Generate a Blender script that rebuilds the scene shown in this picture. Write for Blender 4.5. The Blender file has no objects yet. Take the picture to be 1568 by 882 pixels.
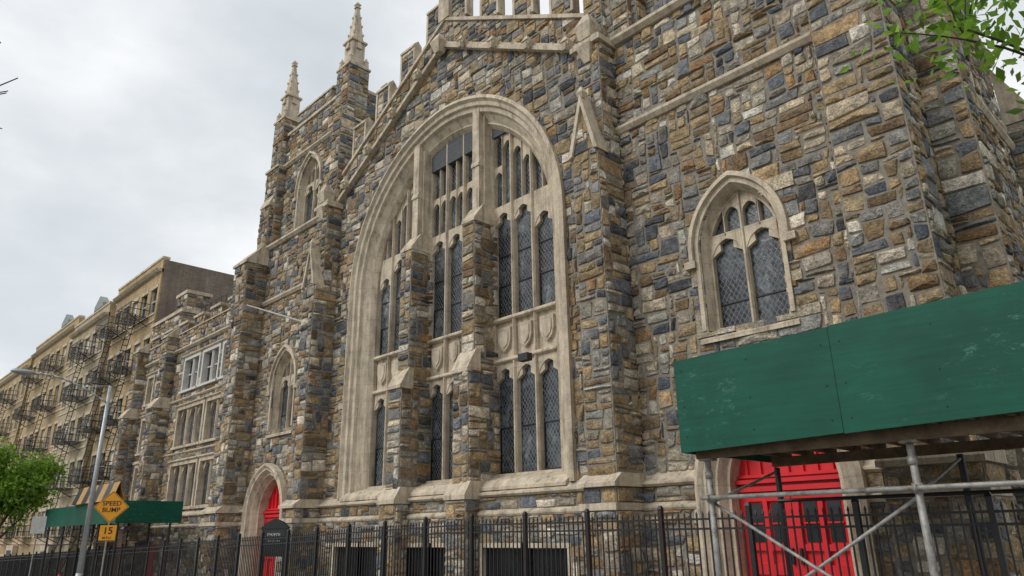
import bpy, math, random
from mathutils import Vector, Matrix
rnd=random.Random(11)
C=-17.65
# ------------------------------------------------------------ helpers
class B:
    def __init__(s): s.v=[];s.f=[];s.c=[]
    def add(s,vs,fs,col=(.5,.5,.5)):
        o=len(s.v); s.v.extend(vs); s.f.extend([tuple(i+o for i in f) for f in fs]); s.c.extend([col]*len(vs))
    def box(s,x0,x1,y0,y1,z0,z1,col=(.5,.5,.5)):
        if x0>x1:x0,x1=x1,x0
        if y0>y1:y0,y1=y1,y0
        if z0>z1:z0,z1=z1,z0
        s.add([(x0,y0,z0),(x1,y0,z0),(x1,y1,z0),(x0,y1,z0),(x0,y0,z1),(x1,y0,z1),(x1,y1,z1),(x0,y1,z1)],
              [(0,3,2,1),(4,5,6,7),(0,1,5,4),(1,2,6,5),(2,3,7,6),(3,0,4,7)],col)
    def prism_y(s,pts,y0,y1,col=(.5,.5,.5)):   # pts (x,z)
        n=len(pts)
        vs=[(x,y0,z) for x,z in pts]+[(x,y1,z) for x,z in pts]
        s.add(vs,[tuple(range(n)),tuple(range(2*n-1,n-1,-1))]+[(i,i+n,(i+1)%n+n,(i+1)%n) for i in range(n)],col)
    def prism_x(s,pts,x0,x1,col=(.5,.5,.5)):   # pts (y,z)
        n=len(pts)
        vs=[(x0,y,z) for y,z in pts]+[(x1,y,z) for y,z in pts]
        s.add(vs,[tuple(range(n)),tuple(range(2*n-1,n-1,-1))]+[(i,i+n,(i+1)%n+n,(i+1)%n) for i in range(n)],col)
    def tube(s,p0,p1,r0,r1=None,n=8,col=(.5,.5,.5)):
        if r1 is None:r1=r0
        p0=Vector(p0);p1=Vector(p1);d=(p1-p0)
        if d.length<1e-6:return
        d.normalize(); a=d.orthogonal().normalized(); b=d.cross(a)
        vs=[]
        for p,r in((p0,r0),(p1,r1)):
            for i in range(n):
                t=2*math.pi*i/n; q=p+(a*math.cos(t)+b*math.sin(t))*r; vs.append(tuple(q))
        s.add(vs,[(i,(i+1)%n,(i+1)%n+n,i+n) for i in range(n)]+[tuple(range(n-1,-1,-1)),tuple(range(n,2*n))],col)
    def frustum(s,cx,cy,z0,z1,a0,a1,col=(.5,.5,.5)):
        vs=[(cx+i*a0,cy+j*a0,z0) for i,j in((-1,-1),(1,-1),(1,1),(-1,1))]+[(cx+i*a1,cy+j*a1,z1) for i,j in((-1,-1),(1,-1),(1,1),(-1,1))]
        s.add(vs,[(0,3,2,1),(4,5,6,7),(0,1,5,4),(1,2,6,5),(2,3,7,6),(3,0,4,7)],col)
class Grp:
    def __init__(s,name,loc=(0,0,0),rotz=0):
        s.e=bpy.data.objects.new(name,None); bpy.context.scene.collection.objects.link(s.e)
        s.e.location=loc; s.e.rotation_euler=(0,0,rotz); s.p={}
    def g(s,name,mat):
        if name not in s.p: s.p[name]=(B(),mat)
        return s.p[name][0]
    def done(s,smooth=()):
        for n,(b,m) in s.p.items():
            if not b.v: continue
            me=bpy.data.meshes.new(n); me.from_pydata(b.v,[],b.f); me.materials.append(m)
            at=me.attributes.new("scol","FLOAT_COLOR","POINT")
            fl=[]
            for c in b.c: fl.extend((c[0],c[1],c[2],1.0))
            at.data.foreach_set("color",fl)
            if n in smooth:
                for p in me.polygons:p.use_smooth=True
            o=bpy.data.objects.new(n,me); bpy.context.scene.collection.objects.link(o); o.parent=s.e
# ------------------------------------------------------------ materials
def newmat(name):
    m=bpy.data.materials.new(name); m.use_nodes=True; nt=m.node_tree; nt.nodes.clear()
    o=nt.nodes.new("ShaderNodeOutputMaterial"); p=nt.nodes.new("ShaderNodeBsdfPrincipled"); nt.links.new(p.outputs[0],o.inputs[0])
    return m,nt,p
def N(nt,t,**k):
    n=nt.nodes.new(t)
    for a,v in k.items(): setattr(n,a,v)
    return n
def ramp(nt,fac,stops):
    r=nt.nodes.new("ShaderNodeValToRGB"); e=r.color_ramp.elements
    while len(e)<len(stops): e.new(.5)
    for i,(p,c) in enumerate(stops):
        e[i].position=p; e[i].color=(c[0],c[1],c[2],1) if isinstance(c,(tuple,list)) else (c,c,c,1)
    nt.links.new(fac,r.inputs[0]); return r.outputs[0]
def mul(nt,a,b,fac=1.0,mode='MULTIPLY'):
    m=nt.nodes.new("ShaderNodeMix"); m.data_type='RGBA'; m.blend_type=mode
    if isinstance(fac,float): m.inputs[0].default_value=fac
    else: nt.links.new(fac,m.inputs[0])
    for s,i in((a,6),(b,7)):
        if isinstance(s,tuple): m.inputs[i].default_value=(s[0],s[1],s[2],1)
        else: nt.links.new(s,m.inputs[i])
    return m.outputs[2]
def coords(nt):
    return nt.nodes.new("ShaderNodeTexCoord").outputs['Object']
def noise(nt,co,scale,detail=4,rough=.6,sc=None):
    if sc:
        mp=N(nt,"ShaderNodeMapping"); mp.inputs['Scale'].default_value=sc; nt.links.new(co,mp.inputs[0]); co=mp.outputs[0]
    n=N(nt,"ShaderNodeTexNoise"); n.inputs['Scale'].default_value=scale; n.inputs['Detail'].default_value=detail; n.inputs['Roughness'].default_value=rough
    nt.links.new(co,n.inputs['Vector']); return n.outputs[0]
def bump(nt,p,h,strength,dist):
    b=N(nt,"ShaderNodeBump"); b.inputs['Strength'].default_value=strength; b.inputs['Distance'].default_value=dist
    nt.links.new(h,b.inputs['Height']); nt.links.new(b.outputs[0],p.inputs['Normal'])
def m_stone():
    m,nt,p=newmat("rubble_stone"); co=coords(nt)
    at=N(nt,"ShaderNodeAttribute",attribute_name="scol")
    n1=noise(nt,co,4.5,5,.72); n2=noise(nt,co,24,3,.7); n3=noise(nt,co,.45,2); n4=noise(nt,co,2.6,3,.65)
    c=mul(nt,at.outputs['Color'],ramp(nt,n1,[(.28,(.45,.44,.43)),(.5,(1,1,1)),(.72,(1.65,1.6,1.5))]))
    c=mul(nt,c,ramp(nt,n2,[(.3,.5),(.5,1.0),(.7,1.5)]))
    c=mul(nt,c,ramp(nt,n3,[(.3,(.82,.82,.83)),(.6,(1.14,1.11,1.06))]))
    c=mul(nt,c,(.29,.20,.11),ramp(nt,n4,[(.55,0.0),(.72,.5)]),'MIX')
    c=mul(nt,c,(.40,.375,.33),ramp(nt,n4,[(.28,.45),(.42,0.0)]),'MIX')
    nt.links.new(c,p.inputs['Base Color']); p.inputs['Roughness'].default_value=.86
    p.inputs['Specular IOR Level'].default_value=.3
    a=N(nt,"ShaderNodeMath",operation='MULTIPLY_ADD'); a.inputs[1].default_value=.3; nt.links.new(n2,a.inputs[0]); nt.links.new(n1,a.inputs[2])
    bump(nt,p,a.outputs[0],1.0,.09); return m
def m_simple(name,col,rough=.8,metal=0,nscale=6,var=.25,bs=.3,bd=.01,streak=False,col2=None,th=(.45,.6),spec=.5):
    m,nt,p=newmat(name); co=coords(nt)
    n1=noise(nt,co,nscale,5,.65)
    c=mul(nt,col,ramp(nt,n1,[(.3,1-var),(.7,1+var)]))
    if streak:
        n2=noise(nt,co,1.0,5,.7,sc=(6,6,.7)); c=mul(nt,c,ramp(nt,n2,[(.35,(.62,.6,.58)),(.6,(1.05,1.05,1.05))]))
    if col2:
        n3=noise(nt,co,nscale*.6,6,.75); c=mul(nt,c,col2,ramp(nt,n3,[(th[0],0.0),(th[1],1.0)]),'MIX')
    nt.links.new(c,p.inputs['Base Color']); p.inputs['Roughness'].default_value=rough; p.inputs['Metallic'].default_value=metal
    p.inputs['Specular IOR Level'].default_value=spec
    if bs>0: bump(nt,p,noise(nt,co,nscale*5,3,.6),bs,bd)
    return m
def m_limestone():
    m,nt,p=newmat("limestone_trim"); co=coords(nt)
    n1=noise(nt,co,2.2,5,.72); n2=noise(nt,co,1.0,5,.7,sc=(5,5,.6)); n3=noise(nt,co,26,3)
    c=mul(nt,(.57,.485,.37),ramp(nt,n1,[(.3,(.68,.68,.70)),(.52,(1,1,1)),(.72,(1.22,1.22,1.2))]))
    c=mul(nt,c,ramp(nt,n2,[(.33,(.58,.56,.54)),(.52,(1.05,1.05,1.05))]))
    c=mul(nt,c,ramp(nt,n3,[(.3,.85),(.7,1.12)]))
    sp=N(nt,"ShaderNodeSeparateXYZ"); nt.links.new(co,sp.inputs[0])
    q=N(nt,"ShaderNodeMath",operation='MULTIPLY'); q.inputs[1].default_value=1/.62; nt.links.new(sp.outputs[2],q.inputs[0])
    fr=N(nt,"ShaderNodeMath",operation='FRACT'); nt.links.new(q.outputs[0],fr.inputs[0])
    c=mul(nt,c,ramp(nt,fr.outputs[0],[(0,.6),(.03,1.0)]))
    nt.links.new(c,p.inputs['Base Color']); p.inputs['Roughness'].default_value=.85; p.inputs['Specular IOR Level'].default_value=.25
    bump(nt,p,n1,.35,.03); return m
def m_brick(name,c1,c2,mort):
    m,nt,p=newmat(name); co=coords(nt)
    sp=N(nt,"ShaderNodeSeparateXYZ"); nt.links.new(co,sp.inputs[0])
    a=N(nt,"ShaderNodeMath",operation='ADD'); nt.links.new(sp.outputs[0],a.inputs[0]); nt.links.new(sp.outputs[1],a.inputs[1])
    cb=N(nt,"ShaderNodeCombineXYZ"); nt.links.new(a.outputs[0],cb.inputs[0]); nt.links.new(sp.outputs[2],cb.inputs[1])
    b=N(nt,"ShaderNodeTexBrick"); nt.links.new(cb.outputs[0],b.inputs[0])
    b.inputs['Color1'].default_value=(*c1,1); b.inputs['Color2'].default_value=(*c2,1); b.inputs['Mortar'].default_value=(*mort,1)
    b.inputs['Scale'].default_value=1; b.inputs['Brick Width'].default_value=.3; b.inputs['Row Height'].default_value=.1; b.inputs['Mortar Size'].default_value=.01
    c=mul(nt,b.outputs[0],ramp(nt,noise(nt,co,.6,4,.7),[(.3,.72),(.7,1.2)]))
    c=mul(nt,c,ramp(nt,noise(nt,co,1,4,.7,sc=(3,3,.3)),[(.35,.75),(.6,1.05)]))
    nt.links.new(c,p.inputs['Base Color']); p.inputs['Roughness'].default_value=.9; return m
def m_lead():
    m,nt,p=newmat("leaded_glass"); co=coords(nt)
    sp=N(nt,"ShaderNodeSeparateXYZ"); nt.links.new(co,sp.inputs[0])
    def M(op,a,b=None,c=None):
        n=N(nt,"ShaderNodeMath",operation=op)
        for i,v in enumerate((a,b,c)):
            if v is None: continue
            if isinstance(v,(int,float)): n.inputs[i].default_value=v
            else: nt.links.new(v,n.inputs[i])
        return n.outputs[0]
    S=.125
    xs=M('MULTIPLY',sp.outputs[0],1/S); zs=M('MULTIPLY',sp.outputs[2],1/(S*1.5))
    u=M('ADD',xs,zs); w=M('SUBTRACT',xs,zs)
    du=M('ABSOLUTE',M('SUBTRACT',M('FRACT',u),.5)); dw=M('ABSOLUTE',M('SUBTRACT',M('FRACT',w),.5))
    line=M('GREATER_THAN',M('MAXIMUM',du,dw),.435)
    cb=N(nt,"ShaderNodeCombineXYZ"); nt.links.new(M('FLOOR',u),cb.inputs[0]); nt.links.new(M('FLOOR',w),cb.inputs[1])
    wn=N(nt,"ShaderNodeTexWhiteNoise",noise_dimensions='2D'); nt.links.new(cb.outputs[0],wn.inputs[0])
    n1=noise(nt,co,1.1,3,.6,sc=(1,1,.5)); n2=noise(nt,co,5,4,.75); n5=noise(nt,co,13,3,.8)
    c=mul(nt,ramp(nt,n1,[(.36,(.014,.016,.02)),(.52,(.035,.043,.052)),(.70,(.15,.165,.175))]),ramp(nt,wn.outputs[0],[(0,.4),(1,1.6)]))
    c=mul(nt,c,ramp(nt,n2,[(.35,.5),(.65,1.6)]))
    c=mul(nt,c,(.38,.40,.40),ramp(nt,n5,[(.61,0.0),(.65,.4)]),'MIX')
    c=mul(nt,c,(.16,.17,.175),line,'MIX')
    nt.links.new(c,p.inputs['Base Color']); p.inputs['Roughness'].default_value=.2
    bb=N(nt,"ShaderNodeBump"); bb.inputs['Strength'].default_value=.6; bb.inputs['Distance'].default_value=.02
    nt.links.new(M('ADD',M('MULTIPLY',wn.outputs[0],.5),n2),bb.inputs['Height']); nt.links.new(bb.outputs[0],p.inputs['Normal'])
    return m
STONE=m_stone(); LIME=m_limestone(); LEAD=m_lead()
MORT=m_simple("mortar",(.25,.22,.18),.95,nscale=6,var=.4,bs=.5,bd=.02)
RED=m_simple("red_door_paint",(.68,.012,.02),.45,nscale=3,var=.12,bs=.05,streak=False)
DARK=m_simple("dark_glass",(.02,.022,.025),.15,nscale=2,var=.5,bs=0)
BLACK=m_simple("black_iron",(.012,.012,.013),.45,nscale=10,var=.4,bs=.1)
GALV=m_simple("galvanised_pipe",(.34,.33,.31),.6,.4,nscale=9,var=.35,bs=.1,col2=(.13,.075,.04),th=(.52,.68))
WOOD=m_simple("shed_timber",(.16,.11,.065),.85,nscale=4,var=.45,bs=.4)
SLATE=m_simple("roof_slate",(.08,.085,.09),.8)
WHITE=m_simple("white_paint",(.6,.58,.54),.6,var=.15)
ASPH=m_simple("asphalt",(.05,.05,.052),.9,nscale=3,var=.3,bs=.6)
CONC=m_simple("concrete",(.33,.32,.30),.9,nscale=2,var=.25,bs=.4)
SOIL=m_simple("ground_soil",(.09,.10,.06),.95,nscale=.4,var=.4)
BRK1=m_brick("tan_brick",(.50,.35,.17),(.41,.28,.13),(.40,.33,.23))
BRK2=m_brick("buff_brick",(.49,.39,.25),(.41,.32,.2),(.40,.34,.25))
BRK3=m_brick("grey_party_brick",(.24,.19,.145),(.17,.135,.105),(.23,.195,.165))
BARK=m_simple("bark",(.06,.045,.035),.95,nscale=12,var=.4,bs=.8,bd=.03)
YEL=m_simple("sign_yellow",(.95,.40,.008),.4,nscale=5,var=.06,bs=0)
def m_green():
    m,nt,p=newmat("green_plywood_paint"); co=coords(nt)
    n1=noise(nt,co,.9,4,.6); n2=noise(nt,co,3.4,7,.85,sc=(1,1,2.2)); n3=noise(nt,co,1,4,.65,sc=(1.0,1,16)); n4=noise(nt,co,.6,2,.5)
    c=mul(nt,(.003,.082,.050),ramp(nt,n1,[(.3,.78),(.7,1.25)]))
    c=mul(nt,c,ramp(nt,n3,[(.3,.86),(.7,1.1)]))
    k=N(nt,"ShaderNodeMath",operation='MULTIPLY'); nt.links.new(ramp(nt,n2,[(.57,0.0),(.61,1.0)]),k.inputs[0]); nt.links.new(ramp(nt,n4,[(.48,0.0),(.62,.5)]),k.inputs[1])
    c=mul(nt,c,(.11,.27,.20),k.outputs[0],'MIX')
    nt.links.new(c,p.inputs['Base Color']); p.inputs['Roughness'].default_value=.55; p.inputs['Specular IOR Level'].default_value=.3
    bump(nt,p,n3,.2,.01); return m
GREEN=m_green()
def m_leaf(name):
    m,nt,p=newmat(name); at=N(nt,"ShaderNodeAttribute",attribute_name="scol")
    nt.links.new(at.outputs['Color'],p.inputs['Base Color']); p.inputs['Roughness'].default_value=.55
    tr=N(nt,"ShaderNodeBsdfTranslucent"); nt.links.new(at.outputs['Color'],tr.inputs[0])
    mx=N(nt,"ShaderNodeMixShader"); mx.inputs[0].default_value=.5
    o=[n for n in nt.nodes if n.type=='OUTPUT_MATERIAL'][0]
    nt.links.new(p.outputs[0],mx.inputs[1]); nt.links.new(tr.outputs[0],mx.inputs[2]); nt.links.new(mx.outputs[0],o.inputs[0])
    return m
LEAF=m_leaf("leaf")
# ------------------------------------------------------------ stone walling
PAL=[((.35,.265,.16),19),((.285,.21,.125),14),((.44,.375,.28),14),((.18,.125,.075),7),((.14,.153,.175),11),((.085,.092,.105),6),((.225,.225,.22),15),((.55,.51,.44),9),((.33,.30,.25),15),((.28,.175,.09),5)]
PC=[p[0] for p in PAL]; PW=[p[1] for p in PAL]
def hsh(i,j,k):
    r=math.sin(i*127.1+j*311.7+k*74.7)*43758.5453; return r-math.floor(r)
UX,UZ=.135,.11
def stones(b,mb,P,inside,u0,u1,z0,z1,seed=0,edge=.06):
    nx=max(1,int(round((u1-u0)/UX))); nz=max(1,int(round((z1-z0)/UZ)))
    ux=(u1-u0)/nx; uz=(z1-z0)/nz
    occ=[[False]*nx for _ in range(nz)]
    r=random.Random(seed*31+5); U=r.uniform
    def vtx(i,j):
        x=u0+i*ux; z=z0+j*uz
        if 0<i<nx: x+=(hsh(i,j,seed)-.5)*ux*.65
        if 0<j<nz: z+=(hsh(i,j,seed+9)-.5)*uz*.75
        return x,z
    def cell(a,bb,c,d,col,dep,full):
        if full:
            cx=(a[0]+bb[0]+c[0]+d[0])/4; cz=(a[1]+bb[1]+c[1]+d[1])/4
            hw=max(abs(bb[0]-a[0]),abs(c[0]-d[0]))/2; hh=max(abs(d[1]-a[1]),abs(c[1]-bb[1]))/2
            g=U(.010,.020); kx=1-g/hw; kz=1-g/hh
            per=[]
            Q=(a,bb,c,d)
            for n in range(4):
                q=Q[n]; w=Q[(n+1)%4]
                rr=U(.0,.03)
                per.append((cx+(q[0]-cx)*(kx-rr/hw),cz+(q[1]-cz)*(kz-rr*.8/hh)))
                t=U(.3,.7); mx_=q[0]+(w[0]-q[0])*t; mz_=q[1]+(w[1]-q[1])*t
                j=U(-.006,.016)
                if n%2==0: per.append((cx+(mx_-cx)*kx,cz+(mz_-cz)*(kz-j/hh)))
                else: per.append((cx+(mx_-cx)*(kx-j/hw),cz+(mz_-cz)*kz))
            vs=[P(x,z,-.008) for x,z in per]
            ix=1-U(.012,.028)/hw; iz=1-U(.010,.022)/hh
            for x,z in per: vs.append(P(cx+(x-cx)*ix,cz+(z-cz)*iz,dep*U(.35,1.0)))
            vs.append(P(cx+U(-.35,.35)*hw,cz+U(-.35,.35)*hh,dep*U(.9,1.7)))
            b.add(vs,[(k,(k+1)%8,(k+1)%8+8,k+8) for k in range(8)]+[(k+8,(k+1)%8+8,16) for k in range(8)],col)
        else:
            b.add([P(q[0],q[1],dep*.8) for q in(a,bb,c,d)]+[P(q[0],q[1],-.01) for q in(a,bb,c,d)],[(0,1,2,3),(0,1,5,4),(1,2,6,5),(2,3,7,6),(3,0,4,7)],col)
    def rec(x0,x1,y0,y1,col,dep):
        pts=[(x0,y0),(x1,y0),(x1,y1),(x0,y1),((x0+x1)/2,(y0+y1)/2)]
        k=sum(1 for q in pts if inside(*q))
        if k==0: return
        if k==5: cell(*pts[:4],col,dep,False); return
        if max(x1-x0,y1-y0)<edge:
            if inside(*pts[4]): cell(*pts[:4],col,dep,False)
            return
        xm,ym=pts[4]
        if x1-x0>1.6*(y1-y0): rec(x0,xm,y0,y1,col,dep); rec(xm,x1,y0,y1,col,dep)
        else:
            rec(x0,xm,y0,ym,col,dep); rec(xm,x1,y0,ym,col,dep); rec(x0,xm,ym,y1,col,dep); rec(xm,x1,ym,y1,col,dep)
    for j in range(nz):
        for i in range(nx):
            if occ[j][i]: continue
            h=r.choices([1,2,3,4],[20,44,28,8])[0]; w=r.choices([2,3,4,5,6,7],[20,28,24,14,9,5])[0]
            if h==1: w=max(w,3)
            h=min(h,nz-j)
            w=min(w,nx-i)
            k=0
            while k<w and not occ[j][i+k]: k+=1
            w=k
            if nx-i-w==1 and not occ[j][i+w]: w+=1
            for jj in range(j,j+h):
                for ii in range(i,i+w): occ[jj][ii]=True
            q=[vtx(i,j),vtx(i+w,j),vtx(i+w,j+h),vtx(i,j+h)]
            col=r.choices(PC,PW)[0]
            f=U(.8,1.3); t=U(-.06,.06)
            col=(col[0]*f*(1+t),col[1]*f,col[2]*f*(1-t))
            dep=U(.018,.07)
            ks=[inside(*p) for p in q]+[inside((q[0][0]+q[2][0])/2,(q[0][1]+q[2][1])/2)]
            if all(ks): cell(*q,col,dep,True)
            elif any(ks): rec(u0+i*ux,u0+(i+w)*ux,z0+j*uz,z0+(j+h)*uz,col,dep)
    def back(x0,x1,y0,y1):
        pts=[(x0,y0),(x1,y0),(x1,y1),(x0,y1),((x0+x1)/2,(y0+y1)/2),((x0+x1)/2,y0),((x0+x1)/2,y1),(x0,(y0+y1)/2),(x1,(y0+y1)/2)]
        k=sum(1 for q in pts if inside(*q))
        sz=max(x1-x0,y1-y0)
        if k==9 and sz<1.2: mb.add([P(q[0],q[1],0) for q in pts[:4]],[(0,1,2,3)]); return
        if sz<.08:
            if inside(*pts[4]): mb.add([P(q[0],q[1],0) for q in pts[:4]],[(0,1,2,3)])
            return
        if k==0 and sz<.5: return
        xm,ym=pts[4]
        if x1-x0>1.6*(y1-y0): back(x0,xm,y0,y1); back(xm,x1,y0,y1)
        elif y1-y0>1.6*(x1-x0): back(x0,x1,y0,ym); back(x0,x1,ym,y1)
        else: back(x0,xm,y0,ym); back(xm,x1,y0,ym); back(x0,xm,ym,y1); back(xm,x1,ym,y1)
    back(u0,u1,z0,z1)
SEED=[1]
def front(g,x0,x1,Y,z0,z1,inside=None):
    SEED[0]+=1
    if x0>x1:x0,x1=x1,x0
    stones(g.g("stone_facing",STONE),g.g("mortar_bed",MORT),lambda u,z,d:(u,Y-d,z),inside or (lambda u,z:True),x0,x1,z0,z1,SEED[0])
def side(g,X,y0,y1,z0,z1,sgn=1,inside=None):
    SEED[0]+=1
    stones(g.g("stone_facing",STONE),g.g("mortar_bed",MORT),lambda u,z,d:(X+sgn*d,u,z),inside or (lambda u,z:True),y0,y1,z0,z1,SEED[0])
def block(g,x0,x1,y0,y1,z0,z1,faces="FRL"):
    if x0>x1:x0,x1=x1,x0
    g.g("mortar_core",MORT).box(x0+.006,x1-.006,y0+.006,y1,z0,z1)
    if 'F' in faces: front(g,x0,x1,y0,z0,z1)
    if 'R' in faces: side(g,x1,y0,y1,z0,z1,1)
    if 'L' in faces: side(g,x0,y0,y1,z0,z1,-1)
# arches
def arc(a,h,n):
    R=(a*a+h*h)/(2*a); th=math.acos(max(-1,min(1,(R-a)/R)))
    return [(R*math.cos(th*i/n)-(R-a),R*math.sin(th*i/n)) for i in range(n+1)]
def inarch(x,z,cx,a,z0,zs,h):
    if z<z0: return False
    d=abs(x-cx)
    if d>=a: return False
    if z<=zs: return True
    R=(a*a+h*h)/(2*a)
    return (d+R-a)**2+(z-zs)**2<R*R
def profile(cx,a,z0,zs,h,n=16):
    A=arc(a,h,n)
    return [(cx-a,z0)]+[(cx-d,zs+z) for d,z in A]+[(cx+d,zs+z) for d,z in reversed(A[:-1])]+[(cx+a,z0)]
def loft(b,cx,z0,zs,rings,n=16):
    prs=[[(x,y,z) for x,z in profile(cx,a,z0,zs,h,n)] for a,h,y in rings]
    m=len(prs[0]); vs=[v for p in prs for v in p]; fs=[]
    for k in range(len(prs)-1):
        for i in range(m-1): fs.append((k*m+i,k*m+i+1,(k+1)*m+i+1,(k+1)*m+i))
    b.add(vs,fs)
def archtop(x,cx,a,zs,h):
    R=(a*a+h*h)/(2*a); d=abs(x-cx)
    q=R*R-(d+R-a)**2
    return zs+math.sqrt(q) if q>0 and d<a else zs
def head(b,xa,xb,zs,ztop,yf,yb,k=1.3,cusps=True,topf=None):
    a=(xb-xa)/2; cx=(xa+xb)/2; h=k*a; n=7
    A=arc(a,h,n); pts=[(cx-d,zs+z) for d,z in A]+[(cx+d,zs+z) for d,z in reversed(A[:-1])]
    vs=[];fs=[]
    for x,z in pts:
        t=topf(x) if topf else ztop
        t=max(t,z+.01)
        vs+= [(x,yf,z),(x,yf,t),(x,yb,z)]
    for i in range(len(pts)-1):
        o=i*3; fs+=[(o,o+3,o+4,o+1),(o,o+2,o+5,o+3)]
    b.add(vs,fs)
    if cusps:
        for sg in(-1,1):
            m=A[3]; tip=(cx+sg*(m[0]*.52),zs+m[1]*.82); p1=(cx+sg*A[1][0],zs+A[1][1]); p2=(cx+sg*A[5][0],zs+A[5][1])
            mid=(cx+sg*A[3][0]*1.03,zs+A[3][1]*1.03)
            b.prism_y([p1,tip,p2,mid] if sg>0 else [p1,mid,p2,tip],yf+.02,yb-.01)
def mull(b,x,w,z0,z1,yf,yb):
    pts=[(x-w/2,yb),(x-w/2,yf+.07),(x-w*.2,yf),(x+w*.2,yf),(x+w/2,yf+.07),(x+w/2,yb)]
    n=len(pts); b.add([(p[0],p[1],z0) for p in pts]+[(p[0],p[1],z1) for p in pts],[(i,(i+1)%n,(i+1)%n+n,i+n) for i in range(n)])
def course(b,x0,x1,Y,z,proj=.14,h=.22,back=.05):
    b.prism_x([(Y+back,z-h*.5),(Y-proj*.5,z-h*.5),(Y-proj,z-h*.2),(Y-proj,z+h*.05),(Y+back,z+h*.5)],x0,x1)
def course_y(b,X,y0,y1,z,proj=.14,h=.22,sg=1):
    b.prism_y([(X-sg*.05,z-h*.5),(X+sg*proj*.5,z-h*.5),(X+sg*proj,z-h*.2),(X+sg*proj,z+h*.05),(X-sg*.05,z+h*.5)],y0,y1)
# ============================================================ CHURCH
ch=Grp("stone_church")
T=ch.g("limestone_trim",LIME); GL=ch.g("leaded_windows",LEAD)
GZ=-1.6
def gz(s): return 18.75-.58*abs(s)
def in_nave(x,z):
    s=x-C
    if z>gz(s)+1.2: return False
    return not inarch(x,z,C,5.42,2.9,10.35,5.6)
front(ch,C-7.62,C+7.62,14.0,2.72,20.2,in_nave)
DCX=10.8; WCX=10.55
def in_tb(sd):
    cx=C+sd*WCX
    def f(x,z):
        return not(inarch(x,z,cx,.95,5.78,7.75,1.4) or inarch(x,z,C+sd*DCX,1.5,-5,2.45,1.75))
    return f
def in_base(sd):
    return lambda x,z: not inarch(x,z,C+sd*DCX,1.5,-5,2.45,1.75)
BW=[C+s for s in(-4.6,-3.0,-.8,.8,3.0,4.6)]
def basewin(x,z):
    for w in BW:
        if w-.75<x<w+.75 and -.2<z<1.25: return False
    return True
front(ch,C-7.62,C+7.62,13.78,GZ,2.05,basewin); front(ch,C-7.62,C+7.62,13.84,2.2,2.55)
for w in BW:
    T.box(w-.86,w-.74,13.72,13.95,-.3,1.36); T.box(w+.74,w+.86,13.72,13.95,-.3,1.36); T.box(w-.74,w+.74,13.72,13.95,1.24,1.36)
    ch.g("basement_windows",DARK).box(w-.74,w+.74,13.93,13.96,-.3,1.24)
    for k in range(9): ch.g("window_bars",BLACK).box(w-.66+k*.165-.01,w-.66+k*.165+.01,13.84,13.86,-.3,1.24)
course(T,C-7.62,C+7.62,13.78,2.12,.07,.17)
course(T,C-7.62,C+7.62,13.84,2.63,.14,.17)
T.prism_x([(14.0,2.6),(13.82,2.68),(14.0,2.86)],C-7.62,C+7.62)
T.prism_x([(14.8,2.75),(13.8,2.72),(13.8,2.80),(14.02,3.0),(14.05,2.98),(14.6,3.2),(14.8,3.2)],C-5.3,C+5.3)
rg=[]
for a,y in((5.54,14.0),(5.54,13.85),(5.42,13.81),(5.34,13.92),(5.22,13.94),(5.17,14.04),(5.04,14.06),(4.98,14.18),(4.76,14.36),(4.71,14.33),(4.64,14.42),(4.58,14.5),(4.58,14.85)):
    rg.append((a,a*1.03,y))
loft(T,C,2.8,10.35,rg,28)
ai=4.58;hi=4.58*1.03
gtop=lambda x:archtop(x,C,ai+.03,10.35,hi+.03)
pts=profile(C,ai+.05,3.1,10.35,hi+.05,28)
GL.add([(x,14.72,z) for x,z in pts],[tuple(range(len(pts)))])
YF,YB=14.57,14.72
bays=[(-4.58,-1.92),(-1.38,1.38),(1.92,4.58)]
def shield(b,cx,cz,w,h,y):
    pts=[(cx-w,cz+h),(cx+w,cz+h),(cx+w,cz),(cx+w*.75,cz-h*.55),(cx,cz-h),(cx-w*.75,cz-h*.55),(cx-w,cz)]
    b.prism_y(pts,y-.1,y)
    pts=[(cx+(x-cx)*.72,cz+(z-cz)*.72) for x,z in pts]; b.prism_y(pts,y-.13,y-.1)
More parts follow.
